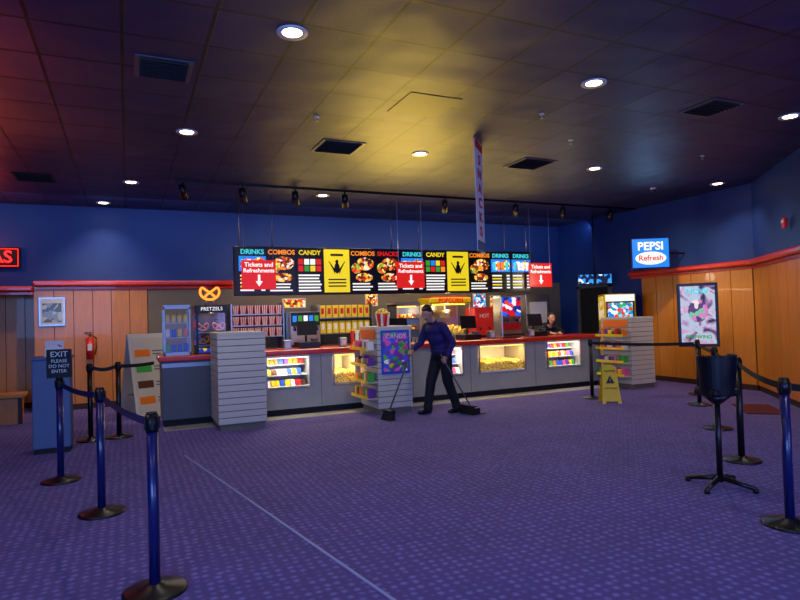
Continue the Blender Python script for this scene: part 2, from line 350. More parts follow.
# ================================================================ FRONT COUNTER
cases=[(1.95,2.67,'c'),(3.05,3.45,'p'),(5.10,5.5,'c'),(5.83,6.86,'p'),(7.36,8.20,'c')]
b=B('concession_counter')
F,K=9.42,10.1
prev=.45
for (a,e,t) in cases+[(8.7,8.7,None)]:
    b.bx((prev,F,.1),(a,K,.95),M_grayd if prev<1 else M_gray)
    if a<8.7: b.bx((a,F,.1),(e,K,.42),M_gray)
    prev=e
b.bx((.47,F+.05,0),(8.68,K-.02,.1),M_blackm)
b.bx((.40,F-.06,.95),(8.76,K+.03,1.03),M_red,bev=.015)
b.bx((.45,F-.01,.86),(1.95,F,.92),M_steel)
for u in (1.0,1.5,2.85,3.9,4.5,5.66,7.1,8.45): b.bx((u-.004,F-.003,.12),(u+.004,F,.93),M_grayd)
b.done()
for (a,e,t) in cases:
    b=B('candy_display_case' if t=='c' else 'popcorn_display_case'); a+=.012; e-=.012
    y0,y1=F-.02,K-.02; zb,zt=.425,.945
    for (x,y) in ((a,y0),(e,y0),(a,y1),(e,y1)): b.box((x,y,(zb+zt)/2),(.022,.022,zt-zb),M_steel)
    b.bx((a,y0,zb),(e,y1,zb+.03),M_white); b.bx((a,y0,zt-.03),(e,y1,zt),M_white)
    b.bx((a,y1-.01,zb),(e,y1,zt),M_white)
    b.bx((a+.03,y0+.02,zt-.045),(e-.03,y0+.05,zt-.03),G_case if t=='c' else G_warm)
    b.quad([(a,y0,zb),(e,y0,zb),(e,y0,zt),(a,y0,zt)],M_glass)
    if t=='c':
        for k_,sz in enumerate((zb+.03,zb+.2,zb+.36)):
            yb=(0.02,.1,.2)[k_]   # stepped shelves
            b.bx((a+.01,y0+.03+yb,sz-.008),(e-.01,y1-.05,sz),M_white)
            x=a+.03
            while x<e-.09:
                ww=random.choice([.05,.065,.08]); m=random.choice(CANDY+[CANDY[5],CANDY[3],CANDY[1],CANDY[0]])
                for yy in (y0+.09+yb,y0+.22+yb): b.box((x+ww/2,yy,sz+.045),(ww*.95,.03,.08+.02*random.random()),m,rot=(-.35,0,0))
                x+=ww+.014
        area(((a+e)/2,y0+.05,zt-.05),((a+e)/2,y0+.3,zb),7,(1,.93,.8),e-a-.1,.05,'case_lamp')
    else:
        N=14
        for i in range(N):
            for j in range(8):
                b.sph((a+.05+(e-a-.1)*i/(N-1),y0+.07+.55*j/7,zb+.13+.05*random.random()),.05,P_pop,seg=8)
        b.bx((a+.02,y0+.03,zb+.03),(e-.02,y1-.03,zb+.12),P_pop)
        area(((a+e)/2,y0+.1,zt-.05),((a+e)/2,y0+.25,zb),8,(1,.72,.28),e-a-.1,.05,'case_lamp')
    b.done()

# slatwall gondolas
def gondola(u0,v0,w=.6,dp=.78,shelves=True,poster=False):
    b=B('slatwall_display')
    b.bx((.02,.02,0),(w-.02,dp-.02,.09),M_slatdk); b.bx((.015,.015,.09),(w-.015,dp-.015,1.33),M_slatdk)
    z=.09
    while z<1.3:
        b.bx((0,0,z+.005),(w,dp,z+.085),M_slat,bev=.004); z+=.09
    b.bx((-.005,-.005,1.32),(w+.005,dp+.005,1.36),M_slat,bev=.005)
    if shelves:
        for zz in (.25,.5,.75,1.0):
            b.box((-.09,dp/2,zz),(.18,dp-.06,.012),M_slat); b.box((-.18,dp/2,zz+.02),(.01,dp-.06,.05),CANDY[1])
            y=.06
            while y<dp-.1:
                ww=random.choice([.06,.08,.1]); hh=.09+.06*random.random(); m=random.choice(CANDY)
                b.box((-.08,y+ww/2,zz+.006+hh/2),(.1,ww*.92,hh),m,bev=.006); y+=ww+.008
        b.box((-.01,dp/2,1.24),(.012,dp-.15,.14),CANDY[3])
    if poster:
        b.bx((.06,-.02,.62),(w-.04,-.004,1.30),CANDY[2],bev=.004)
        b.bx((.09,-.026,.66),(w-.07,-.02,1.26),picmat('candy_poster',[c(110,50,150),c(200,90,170),c(80,170,70),c(60,80,200),c(240,220,230)],14,0.15))
        for _ in range(9): b.sph((.14+.35*random.random(),-.028,.72+.4*random.random()),(.05,.008,.04),random.choice([CANDY[6],CANDY[8],CANDY[4],CANDY[1]]))
        b.text('CANDY',(.31,-.03,1.2),.10,M_white)
    return b.done((u0,v0,0))
gondola(1.12,8.55,.66,.78,False); gondola(3.5,8.58,.58,.76,True,True); gondola(8.63,8.5,.58,.78)
b=B('popcorn_bucket')
b.cyl((0,0,0),(0,0,.2),.085,CANDY[0],r2=.115,seg=24)
for k in range(6):
    a_=k*math.pi/3; b.box((.103*math.cos(a_),.103*math.sin(a_),.1),(.006,.035,.19),M_white,rot=(0,R(8.5),a_))
for _ in range(60):
    a_=random.random()*6.28; r_=.1*math.sqrt(random.random()); b.sph((r_*math.cos(a_),r_*math.sin(a_),.2+.06*(1-r_*r_/.01)+.01*random.random()),.022,P_pop,seg=6)
b.done((3.72,8.85,1.36))

# ================================================================ ON-COUNTER EQUIPMENT
CT=1.03
M_pz=mat('pretzel_brown',c(190,105,40),.4)
def pretzel2(b,cx,cy,cz,s,r,m):
    P=[(-.55,.62),(-.3,.3),(0,.02),(.35,-.3),(.75,-.62),(.95,-.25),(.9,.25),(.6,.7),(0,.92),(-.6,.7),(-.9,.25),(-.95,-.25),(-.75,-.62),(-.35,-.3),(0,.02),(.3,.3),(.55,.62)]
    out=[]
    for i in range(len(P)-1):
        p0=V(P[max(i-1,0)]);p1=V(P[i]);p2=V(P[i+1]);p3=V(P[min(i+2,len(P)-1)])
        for q in range(4):
            t=q/4; out.append(.5*((2*p1)+(-p0+p2)*t+(2*p0-5*p1+4*p2-p3)*t*t+(-p0+3*p1-3*p2+p3)*t**3))
    out.append(V(P[-1]))
    b.tube([(cx+p.x*s,cy,cz-p.y*s*.8) for p in out],r,m,seg=8)
b=B('pretzel_warmer_cabinet')
w,d_,h=.46,.42,.74
b.box((0,0,.05),(w,d_,.1),M_black,bev=.01); b.box((0,0,h-.06),(w+.02,d_+.02,.12),M_black,bev=.01)
for sx in (-1,1):
    for sy in (-1,1): b.box((sx*(w/2-.015),sy*(d_/2-.015),h/2),(.03,.03,h-.1),M_black)
b.box((0,d_/2-.02,h/2),(w-.04,.01,h-.1),mat('warmer_back',c(60,30,10),.5))
b.quad([(-w/2+.03,-d_/2+.005,.1),(w/2-.03,-d_/2+.005,.1),(w/2-.03,-d_/2+.005,h-.12),(-w/2+.03,-d_/2+.005,h-.12)],M_glass)
for zz in (.22,.42):
    for xx in (-.12,.12): pretzel2(b,xx,-.05,zz,.09,.012,M_pz)
    b.box((0,0,zz-.1),(w-.06,d_-.08,.008),M_steel)
b.box((0,-d_/2-.004,.62+.06),(.4,.008,.1),g_blk); b.text('PRETZELS',(0,-d_/2-.01,.68),.075,g_wht)
b.box((0,-d_/2-.006,.05),(.4,.006,.07),picmat('warmer_graphic',[c(20,60,160),c(230,60,30),c(240,200,40)],18,.5))
b.box((-w/2-.004,0,.38),(.008,d_-.06,.5),picmat('warmer_side',[c(20,40,120),c(30,90,190),c(220,60,40),c(10,10,20)],9,.3))
b.cyl((-.06,0,h),(-.06,0,h+.12),.008,M_steel); b.cyl((.06,0,h),(.06,0,h+.12),.008,M_steel)
pretzel2(b,0,-.02,h+.2,.15,.017,G_orange)
b.done((1.18,9.75,CT))
point((1.18,9.6,CT+.6),2,(1,.7,.35),.03,'warmer_lamp')
b=B('snack_merchandiser')
for (x,y) in ((-.18,-.2),(.18,-.2),(-.18,.2),(.18,.2)): b.box((x,y,.36),(.02,.02,.72),M_steel)
b.box((0,0,.02),(.38,.42,.04),M_steel); b.box((0,0,.72),(.38,.42,.06),M_steel)
for zz in (.04,.26,.48):
    b.box((0,0,zz),(.36,.4,.01),M_steel)
    for q in range(4): b.box((-.13+q*.085,-.1,zz+.07),(.06,.1,.12),random.choice(CANDY[:6]),bev=.01)
b.quad([(-.18,-.205,.04),(.18,-.205,.04),(.18,-.205,.69),(-.18,-.205,.69)],M_glass)
b.done((.68,9.75,CT))
b=B('frozen_drink_machine')
b.box((0,.02,.4),(.46,.3,.8),M_steel,bev=.02)
b.box((0,-.14,.60),(.42,.02,.36),picmat('slush_panel',[c(200,20,30),c(30,90,210),c(240,240,240),c(20,40,120),c(230,60,60)],11,1.0))
for x in (-.11,.11):
    b.cyl((x,-.15,.34),(x,-.22,.34),.03,M_black); b.cyl((x,-.21,.36),(x,-.21,.26),.014,M_steel); b.sph((x,-.23,.38),.018,CANDY[0])
b.box((0,-.17,.06),(.4,.14,.03),M_black); b.box((0,-.14,.22),(.42,.01,.14),CANDY[0])
b.done((6.78,9.82,CT))
def register(u,v):
    b=B('cash_register'); b.box((0,0,.05),(.36,.36,.1),M_black,bev=.01); b.cyl((0,.05,.1),(0,.05,.24),.02,M_black)
    b.box((0,.0,.33),(.34,.03,.24),M_black,rot=(-.2,0,0),bev=.006); b.box((0,.02,.33),(.3,.006,.2),g_blue,rot=(-.2,0,0))
    b.box((.1,-.1,.13),(.1,.12,.05),M_grayd,bev=.01); b.done((u,v,CT))
for u in (2.75,4.45,5.9,7.45): register(u,9.86)
for u in (2.35,3.3,6.25,7.15):
    b=B('napkin_dispenser'); b.box((0,0,.075),(.12,.14,.15),M_steel,bev=.01); b.box((0,-.072,.08),(.07,.006,.09),M_white); b.done((u,9.62,CT))
# ================================================================ BACK LINE
b=B('service_back_counter'); b.bx((1.7,11.45,.08),(8.4,12.3,.92),M_grayd); b.bx((1.68,11.4,.92),(8.42,12.34,.96),M_steel,bev=.008); b.bx((1.75,11.5,0),(8.35,12.25,.08),M_blackm)
for u in [2.5+.9*k for k in range(7)]: b.bx((u-.006,11.44,.1),(u+.006,11.45,.9),M_blackm); b.bx((u-.2,11.43,.8),(u-.08,11.45,.82),M_steel)
b.done(); BT=.96
def pbox(b,x,y,z,s=1.0,m=CANDY[0],st=M_white):
    w0,w1,h=.05*s,.068*s,.17*s; bm=bmesh.new(); bmesh.ops.create_cone(bm,cap_ends=True,segments=4,radius1=w0*1.414,radius2=w1*1.414,depth=h)
    b.addbm(bm,m,False,Matrix.Translation((x,y,z+h/2))@Matrix.Rotation(R(45),4,'Z'))
    for k in (-1,0,1): b.quad([(x+k*w0*.62-.008*s,y-w0-.002,z),(x+k*w0*.62+.008*s,y-w0-.002,z),(x+k*w1*.62+.011*s,y-w1-.002,z+h),(x+k*w1*.62-.011*s,y-w1-.002,z+h)],st)
b=B('popcorn_box_shelf')
for k,z in enumerate((1.2,1.42,1.64)):
    b.bx((1.85,11.95,z-.02),(2.85,12.38,z),M_steel)
    for q in range(7):
        for y in (12.02,12.2): pbox(b,1.93+q*.14,y,z)
b.bx((1.83,11.95,BT),(1.86,12.38,1.85),M_steel); b.bx((2.85,11.95,BT),(2.88,12.38,1.85),M_steel)
b.done()
b=B('popcorn_bag_shelf')
M_ybag=mat('popcorn_bag_yellow',c(245,205,50),.5)
for k,z in enumerate((1.2,1.52)):
    b.bx((3.6,11.9,z-.02),(4.75,12.38,z),M_steel)
    for q in range(8):
        b.box((3.68+q*.14,12.0,z+.13),(.12,.1,.26),M_ybag,bev=.012); b.box((3.68+q*.14,11.947,z+.14),(.06,.004,.12),CANDY[0] if k else CANDY[5])
b.bx((3.57,11.9,BT),(3.6,12.38,1.8),M_steel); b.bx((4.75,11.9,BT),(4.78,12.38,1.8),M_steel)
b.done()
b=B('soda_fountain'); b.box((0,0,.35),(.6,.5,.7),M_steel,bev=.015); b.box((0,-.26,.55),(.58,.02,.26),M_black)
for q in range(5):
    b.cyl((-.22+q*.11,-.3,.42),(-.22+q*.11,-.3,.32),.02,M_black); b.box((-.22+q*.11,-.275,.56),(.08,.006,.12),random.choice([g_redp,g_blue,g_green,g_org,g_wht]))
b.box((0,-.3,.03),(.58,.16,.06),M_black); b.done((3.2,11.8,BT))
b=B('cup_stack')
for q in range(6):
    for k in range(7): b.cyl((q*.1,0,k*.04),(q*.1,0,k*.04+.045),.032,[CANDY[0],M_white,CANDY[2]][q%3],r2=.042,seg=14)
b.done((4.2,11.62,BT))
b=B('heated_food_cabinet')
b.box((0,0,.04),(.56,.5,.08),M_steel); b.box((0,0,.80),(.56,.5,.08),M_steel); b.box((0,.24,.42),(.56,.02,.76),M_steel)
for x in (-.27,.27): b.box((x,0,.42),(.02,.5,.76),M_steel)
for z in (.26,.5):
    b.box((0,0,z),(.54,.46,.01),M_steel)
    for q in range(4): b.box((-.18+q*.12,-.08,z+.05),(.09,.14,.08),P_food[0],bev=.02)
b.box((0,-.15,.75),(.45,.04,.02),G_warm); b.done((5.45,11.8,BT))
b=B('popcorn_machine')
b.box((0,0,.06),(1.0,.6,.12),M_steel,bev=.01); b.box((0,0,.86),(1.04,.62,.14),M_yellow,bev=.03); b.box((0,0,.94),(.9,.5,.05),CANDY[0],bev=.02)
for sx in (-.49,.49):
    for sy in (-.29,.29): b.box((sx,sy,.46),(.03,.03,.7),M_steel)
b.box((0,.29,.46),(.96,.01,.7),M_steel); b.text('POPCORN',(0,-.315,.86),.13,g_redp,bold=.004)
b.quad([(-.48,-.3,.12),(.48,-.3,.12),(.48,-.3,.79),(-.48,-.3,.79)],M_glass)
b.cyl((0,.0,.5),(0,0,.66),.13,M_steel,r2=.15,seg=24); b.cyl((0,0,.66),(0,0,.79),.02,M_steel)
for _ in range(130): b.sph((-.42+.84*random.random(),-.24+.48*random.random(),.15+.14*random.random()),.045,P_pop,seg=7)
b.box((0,-.2,.775),(.8,.05,.02),G_warm); b.done((6.45,11.78,BT))
point((6.45,11.6,1.65),12,(1,.78,.35),.05,'popcorn_lamp'); point((5.45,11.6,1.62),4,(1,.75,.35),.05,'cabinet_lamp')
b=B('hot_drink_dispenser'); b.box((0,0,.35),(.5,.42,.7),CANDY[0],bev=.03); b.box((0,-.215,.48),(.4,.01,.26),CANDY[0]); b.box((0,-.25,.05),(.4,.12,.04),M_black)
for x in (-.12,.12): b.cyl((x,-.22,.25),(x,-.26,.2),.02,M_black)
b.text('HOT',(0,-.225,.5),.12,M_white); b.done((7.35,11.78,BT))
b=B('ice_machine'); b.box((0,0,.5),(.7,.62,.96),M_steel,bev=.015); b.box((0,0,1.47),(.7,.55,.94),M_steel,bev=.015); b.box((0,-.3,.8),(.6,.04,.3),M_white,rot=(.25,0,0)); b.box((0,-.285,1.5),(.5,.01,.5),M_white)
for x in (-.3,.3):
    for y in (-.25,.25): b.cyl((x,y,0),(x,y,.03),.03,M_black)
b.done((8.9,11.9,0))
b=B('beverage_cooler')
b.box((0,0,.93),(.66,.55,1.84),M_yellow,bev=.015); b.box((0,-.27,.95),(.58,.02,1.5),M_black)
b.box((0,-.283,.95),(.52,.006,1.42),picmat('cooler_contents',[c(30,120,200),c(220,240,250),c(40,170,90),c(230,60,40),c(120,200,240)],17,.9)); b.box((0,-.285,1.76),(.6,.01,.14),g_wht)
b.box((.27,-.31,.95),(.02,.03,.5),M_steel); b.box((-.335,0,1.55),(.006,.45,.5),picmat('cooler_side',[c(240,200,60),c(250,240,200),c(230,150,30)],10,.5))
b.done((9.75,9.98,0),R(-30))
for k,(u,wd,z0,z1) in enumerate([(4.95,.3,1.75,2.1),(7.75,.36,1.5,2.0),(8.2,.3,1.55,1.95),(3.2,.5,1.75,1.95)]):
    b=B('service_wall_poster'); b.bx((u-wd/2,VB-.014,z0),(u+wd/2,VB-.001,z1),M_white); b.bx((u-wd/2+.02,VB-.018,z0+.02),(u+wd/2-.02,VB-.014,z1-.02),P_food[k%3]); b.done()

# ================================================================ RIGHT SIGNS
b=B('illuminated_soda_sign')
b.box((0,0,0),(.74,.16,.62),M_navy,bev=.02); b.box((0,-.084,0),(.68,.01,.56),glow('sign_cyan',c(20,110,210),1.5))
b.text('PEPSI',(0,-.092,.13),.22,g_wht,bold=.006); b.sph((0,-.088,-.1),(.3,.01,.13),g_wht); b.text('Refresh',(0,-.1,-.1),.15,g_redp,bold=.003)
b.cyl((.35,.05,0),(.75,.3,0),.02,M_black)
b.done((9.4,8.7,2.60),R(-32))
area((9.2,8.5,2.6),(7.5,6,1.5),6,(.2,.5,1),.6,.5,'sign_glow')
b=B('hanging_menu_monitor')
for x in (-.2,.2): b.box((x,0,0),(.36,.05,.24),M_black,bev=.006); b.box((x,-.028,0),(.33,.006,.2),picmat('monitor_pic',[c(10,20,50),c(40,140,230),c(200,230,255)],14,1.2))
b.cyl((0,0,.1),(0,0,H-2.24),.012,M_black); b.box((0,.03,0),(.4,.02,.06),M_black)
b.done((9.68,10.55,2.22),R(-30))
b=B('digital_poster_kiosk')
b.box((0,0,1.38),(.64,.07,1.10),M_black,bev=.012)
b.box((0,-.038,1.38),(.54,.006,1.0),picmat('kiosk_screen',[c(30,50,60),c(150,110,150),c(205,195,215),c(170,215,215),c(225,150,190),c(235,235,240)],4,.65,'noise'))
b.sph((0,-.04,1.45),(.16,.006,.2),picmat('kiosk_figure',[c(90,60,110),c(220,130,190),c(120,200,150),c(240,230,220)],12,.7)); b.text('NOW',(0,-.046,1.78),.13,g_teal,bold=.003); b.text('SHOWING',(0,-.046,1.0),.085,g_green,bold=.002)
b.cyl((0,.02,.02),(0,.02,.95),.03,M_black); b.cyl((0,.02,0),(0,.02,.025),.2,M_black,seg=32); b.done((9.0,7.33,0),R(-46))
b=B('fire_alarm_strobe'); b.box((0,0,0),(.12,.05,.16),CANDY[0],bev=.01); b.box((0,-.03,.02),(.06,.02,.04),M_white)
b.done((8.88-.03,5.66,2.72),ang+math.pi)
b=B('security_camera'); b.cyl((0,0,0),(0,0,-.04),.05,M_white); b.sph((0,0,-.05),.045,M_black); b.done((8.7,7.9,H))

# ================================================================ LEFT SIDE
b=B('neon_cinemas_sign'); b.box((-1.2,0,0),(2.5,.08,.36),M_blackm,bev=.01); b.text('CINEMAS',(-.06,-.055,0),.3,G_red,align='RIGHT',ext=.01,bold=.003)
b.tube([(.02,-.05,.15),(.02,-.05,-.15),(-2.4,-.05,-.15)],.006,G_red); b.tube([(.02,-.05,.15),(-2.4,-.05,.15)],.006,G_red); b.done((-1.74,VB-.045,2.74))
b=B('neon_tube'); b.cyl((UL+.06,4,3.25),(UL+.06,9,3.25),.02,G_red)
for v in (4.2,6.5,8.8): b.bx((UL-.01,v-.02,3.23),(UL+.06,v+.02,3.27),M_black)
b.done()
b=B('podium'); b.box((0,0,.03),(.38,.36,.06),M_blackm); b.box((0,0,.59),(.40,.38,1.06),M_bluegray,bev=.01); b.box((0,0,1.135),(.44,.42,.03),M_bluegray,bev=.008); b.done((-.84,8.5,0))
b=B('brochure_holder'); b.box((0,0,.01),(.2,.12,.02),M_white); b.box((0,.03,.1),(.2,.01,.18),M_white,rot=(-.2,0,0)); b.box((0,-.03,.06),(.19,.008,.1),CANDY[5],rot=(-.2,0,0)); b.box((0,0,.08),(.16,.02,.12),picmat('brochure',[c(230,230,220),c(180,60,50),c(60,90,160)],20,0),rot=(-.2,0,0)); b.done((-.82,8.5,1.15))
b=B('framed_notice'); b.box((0,0,0),(.42,.03,.52),M_steel,bev=.005); b.box((0,-.017,0),(.36,.006,.46),M_white)
b.box((0,-.022,-.02),(.3,.003,.34),picmat('notice_photo',[c(90,120,150),c(200,210,215),c(150,170,190),c(120,110,100)],12,0))
b.done((-1.22,VB-.018,1.78))
b=B('fire_extinguisher'); b.cyl((0,0,-.2),(0,0,.16),.065,CANDY[0],seg=20); b.sph((0,0,.16),(.065,.065,.05),CANDY[0]); b.cyl((0,0,.2),(0,0,.26),.018,M_black); b.box((-.03,0,.28),(.12,.02,.02),M_black); b.box((-.03,0,.25),(.1,.02,.015),M_black,rot=(0,.3,0))
b.tube([(.03,0,.24),(.1,-.01,.18),(.1,-.02,0),(.08,-.02,-.12)],.01,M_black); b.box((0,.08,0),(.06,.05,.3),M_black); b.box((0,-.066,.02),(.07,.006,.12),M_white); b.done((-.62,VB-.1,1.1))
b=B('wood_bench'); b.box((0,0,.44),(1.3,.45,.06),M_wood,bev=.01); b.box((0,0,.2),(1.2,.36,.4),M_wood)
for x in (-.6,0,.6): b.box((x,-.185,.2),(.06,.02,.4),M_wooddk)
b.done((-2.15,11.3,0))
b=B('a_frame_sign')
for s_ in (-1,1):
    b.box((0,s_*.19,.68),(.62,.02,1.38),M_slat,rot=(s_*.26,0,0),bev=.005)
AM=Matrix.Translation((0,-.19,.68))@Matrix.Rotation(-.26,4,'X')
def ap(x0,x1,z0,z1,m,o=0):
    b.quad([AM@V((x0,-.0125-o,z0)),AM@V((x1,-.0125-o,z0)),AM@V((x1,-.0125-o,z1)),AM@V((x0,-.0125-o,z1))],m)
ap(-.27,.27,-.62,.62,mat('aframe_paper',c(200,186,166),.6))
for k in range(4):
    ap(-.23,.02,.3-.26*k,.42-.26*k,[CANDY[3],CANDY[4],CANDY[7],CANDY[3]][k],.002); ap(.06,.24,.38-.26*k,.40-.26*k,M_grayd,.002); ap(.06,.2,.33-.26*k,.35-.26*k,M_grayd,.002)
b.box((0,0,.35),(.5,.3,.015),M_steel); b.done((.28,10.9,0),R(20))

# ================================================================ STANCHIONS
PH=1.0
def stanchion(x,y,m=M_navy,sign=False):
    b=B('belt_stanchion')
    b.lathe([(0,.05),(.05,.048),(.06,.034),(.16,.02),(.175,.012),(.175,0),(0,0)],(0,0,0),M_black)
    b.cyl((0,0,.02),(0,0,.9),.031,m,seg=24); b.cyl((0,0,.9),(0,0,PH),.036,M_black,seg=24); b.cyl((0,0,PH),(0,0,PH+.012),.03,M_black,seg=24)
    for a_ in range(4): b.box((.035*math.cos(a_*math.pi/2),.035*math.sin(a_*math.pi/2),.95),(.018,.018,.065),M_blackm,rot=(0,0,a_*math.pi/2))
    if sign:
        b.cyl((0,0,PH),(0,0,PH+.04),.012,M_black); b.box((0,0,PH+.15),(.22,.02,.28),M_blackm,rot=(0,0,R(-5)),bev=.004)
        for t,z,s_ in (('EXIT',.24,.075),('PLEASE',.175,.045),('DO NOT',.125,.045),('ENTER',.075,.045)): b.text(t,(0,-.014,PH+z),s_,M_white,rot=(R(90),0,R(-5)))
    b.done((x,y,0))
def belt(p,q,m=None,sag=.03,z=.95):
    b=B('retractable_belt'); p=V((*p,z)); q=V((*q,z)); dd=(q-p); L=dd.length; dd.normalize(); p=p+dd*.045; L-=.09
    N=12; nrm=V((-dd.y,dd.x,0))*.001
    for i in range(N):
        def pt(t): return p+dd*L*t-V((0,0,sag*4*t*(1-t)))
        a_=pt(i/N); e_=pt((i+1)/N); u_=V((0,0,.024))
        for s_ in (1,-1):
            qd=[a_-u_+nrm*s_,e_-u_+nrm*s_,e_+u_+nrm*s_,a_+u_+nrm*s_]; b.quad(qd if s_>0 else qd[::-1],m or M_blackm)
    b.done()
SA=(.12,3.73);SB=(-.21,5.46);SC=(-.615,6.79);SD=(-.46,8.95);SE=(-.12,8.98)
for s_ in (SA,SB): stanchion(*s_)
stanchion(*SC,sign=True)
for s_ in (SD,SE): stanchion(*s_,m=M_black)
belt(SA,SB,M_navy); belt(SB,SC,M_navy); belt(SD,SE); belt(SE,(.38,9.34),sag=.01)
S1=(4.13,2.70);S2=(5.46,4.02);S3=(6.66,5.21);S4=(8.05,6.59);S5=(7.28,8.1)
stanchion(*S1,m=M_navy)
for s_ in (S2,S3,S4,S5): stanchion(*s_,m=M_black)
belt(S1,S2); belt(S2,S3); belt(S3,S4,sag=.02); belt(S1,(4.6,1.2)); belt(S5,S4,sag=.02); stanchion(4.6,1.2)

b=B('bar_stool')
for k in range(4):
    a_=k*math.pi/2+.5; ca,sa=math.cos(a_),math.sin(a_)
    b.cyl((ca*.03,sa*.03,.075),(ca*.27,sa*.27,.03),.024,M_black,r2=.016); b.cyl((ca*.27,sa*.27,0),(ca*.27,sa*.27,.035),.022,M_black)
b.cyl((0,0,.04),(0,0,.72),.024,M_black,seg=20); b.cyl((0,0,.70),(0,0,.77),.04,M_black,r2=.12)
b.box((0,0,.80),(.26,.26,.07),M_black,bev=.025)
NS=20
def ringpt(t,z,off):
    fl=1+.14*(z-.78)/.31; return (math.cos(t)*(.132+off)*fl,math.sin(t)*(.132+off)*fl,z)
for i in range(NS):
    t0=R(-190+200*i/NS); t1=R(-190+200*(i+1)/NS)
    for (z0,z1) in ((.78,.86),(.86,.94),(.94,1.02),(1.02,1.10)):
        b.quad([ringpt(t0,z0,0.012),ringpt(t1,z0,.012),ringpt(t1,z1,.012),ringpt(t0,z1,.012)],M_black)
        b.quad([ringpt(t1,z0,-.008),ringpt(t0,z0,-.008),ringpt(t0,z1,-.008),ringpt(t1,z1,-.008)],M_black)
b.tube([ringpt(R(-190+10*i),1.10,.002) for i in range(21)],.013,M_black)
b.done((4.53,3.54,0),R(-12))

b=B('wet_floor_sign')
for s_ in (-1,1):
    bm=bmesh.new(); vs=[bm.verts.new(p) for p in [(-.15,0,0),(-.10,0,0),(-.09,0,.04),(.09,0,.04),(.10,0,0),(.15,0,0),(.105,0,.6),(.06,0,.63),(-.06,0,.63),(-.105,0,.6)]]
    bm.faces.new(vs); ex=bmesh.ops.extrude_face_region(bm,geom=bm.faces[:]); bmesh.ops.translate(bm,vec=(0,.012,0),verts=[g for g in ex['geom'] if isinstance(g,bmesh.types.BMVert)])
    b.addbm(bm,M_yellow,False,Matrix.Translation((0,s_*.15,0))@Matrix.Rotation(R(13.5)*s_,4,'X'))
Mx=Matrix.Translation((0,-.15,0))@Matrix.Rotation(R(-13.5),4,'X')
b.text('CAUTION',tuple(Mx@V((0,-.004,.53))),.04,M_black,rot=(R(76.5),0,0)); b.quad([Mx@V((-.07,-.003,.33)),Mx@V((.07,-.003,.33)),Mx@V((0,-.003,.46))],M_black)
b.text('WET FLOOR',tuple(Mx@V((0,-.004,.25))),.035,M_black,rot=(R(76.5),0,0)); b.text('!',tuple(Mx@V((0,-.006,.375))),.08,M_yellow,rot=(R(76.5),0,0))
b.done((7.15,7.55,0),R(-30))

# ================================================================ PEOPLE
def capbm(bm,p1,r1,p2,r2):
    p1=V(p1);p2=V(p2)
    for p,r_ in ((p1,r1),(p2,r2)): bmesh.ops.create_icosphere(bm,subdivisions=3,radius=r_,matrix=Matrix.Translation(p))
    d=p2-p1
    if d.length>1e-4: bmesh.ops.create_cone(bm,cap_ends=True,segments=20,radius1=r1,radius2=r2,depth=d.length,matrix=Matrix.Translation((p1+p2)/2)@d.to_track_quat('Z','Y').to_matrix().to_4x4())
def fuse(parts,voxel,it=4):
    bm=bmesh.new()
    for p in parts:
        if p[0]=='c': capbm(bm,*p[1:5])
        else:
            Rm=p[4] if len(p)>4 else Matrix.Identity(3)
            bmesh.ops.create_icosphere(bm,subdivisions=4,radius=1,matrix=Matrix.Translation(V(p[1]))@Rm.to_4x4()@Matrix.Diagonal((*p[2],1)))
    me=bpy.data.meshes.new('tmp'); bm.to_mesh(me); bm.free()
    o=bpy.data.objects.new('tmp',me); scene.collection.objects.link(o)
    r_=o.modifiers.new('r','REMESH'); r_.mode='VOXEL'; r_.voxel_size=voxel; r_.adaptivity=0
    s_=o.modifiers.new('s','SMOOTH'); s_.iterations=it; s_.factor=.5
    bpy.context.view_layer.update(); m2=bpy.data.meshes.new_from_object(o.evaluated_get(bpy.context.evaluated_depsgraph_get()))
    bpy.data.objects.remove(o)
    vs=[v.co.copy() for v in m2.vertices]; ps=[list(p.vertices) for p in m2.polygons]
    pre=[]
    for p in parts:
        if p[0]=='c': pre.append(('c',V(p[1]),p[2],V(p[3]),p[4],p[5]))
        else: pre.append(('e',V(p[1]),V(p[2]),(p[4].transposed() if len(p)>4 else Matrix.Identity(3)),p[3]))
    mats=[]
    for p in m2.polygons:
        ct=p.center; best=1e9; bm_=None
        for q in pre:
            if q[0]=='c':
                d=q[3]-q[1]; t=max(0,min(1,(ct-q[1]).dot(d)/max(d.length_squared,1e-9))); dist=(ct-(q[1]+d*t)).length-(q[2]+(q[4]-q[2])*t); mm=q[5]
            else:
                l=q[3]@(ct-q[1]); k=V((l.x/q[2].x,l.y/q[2].y,l.z/q[2].z)).length; dist=(k-1)*min(q[2]); mm=q[4]
            if dist<best: best=dist; bm_=mm
        mats.append(bm_)
    bpy.data.meshes.remove(m2)
    return vs,ps,mats
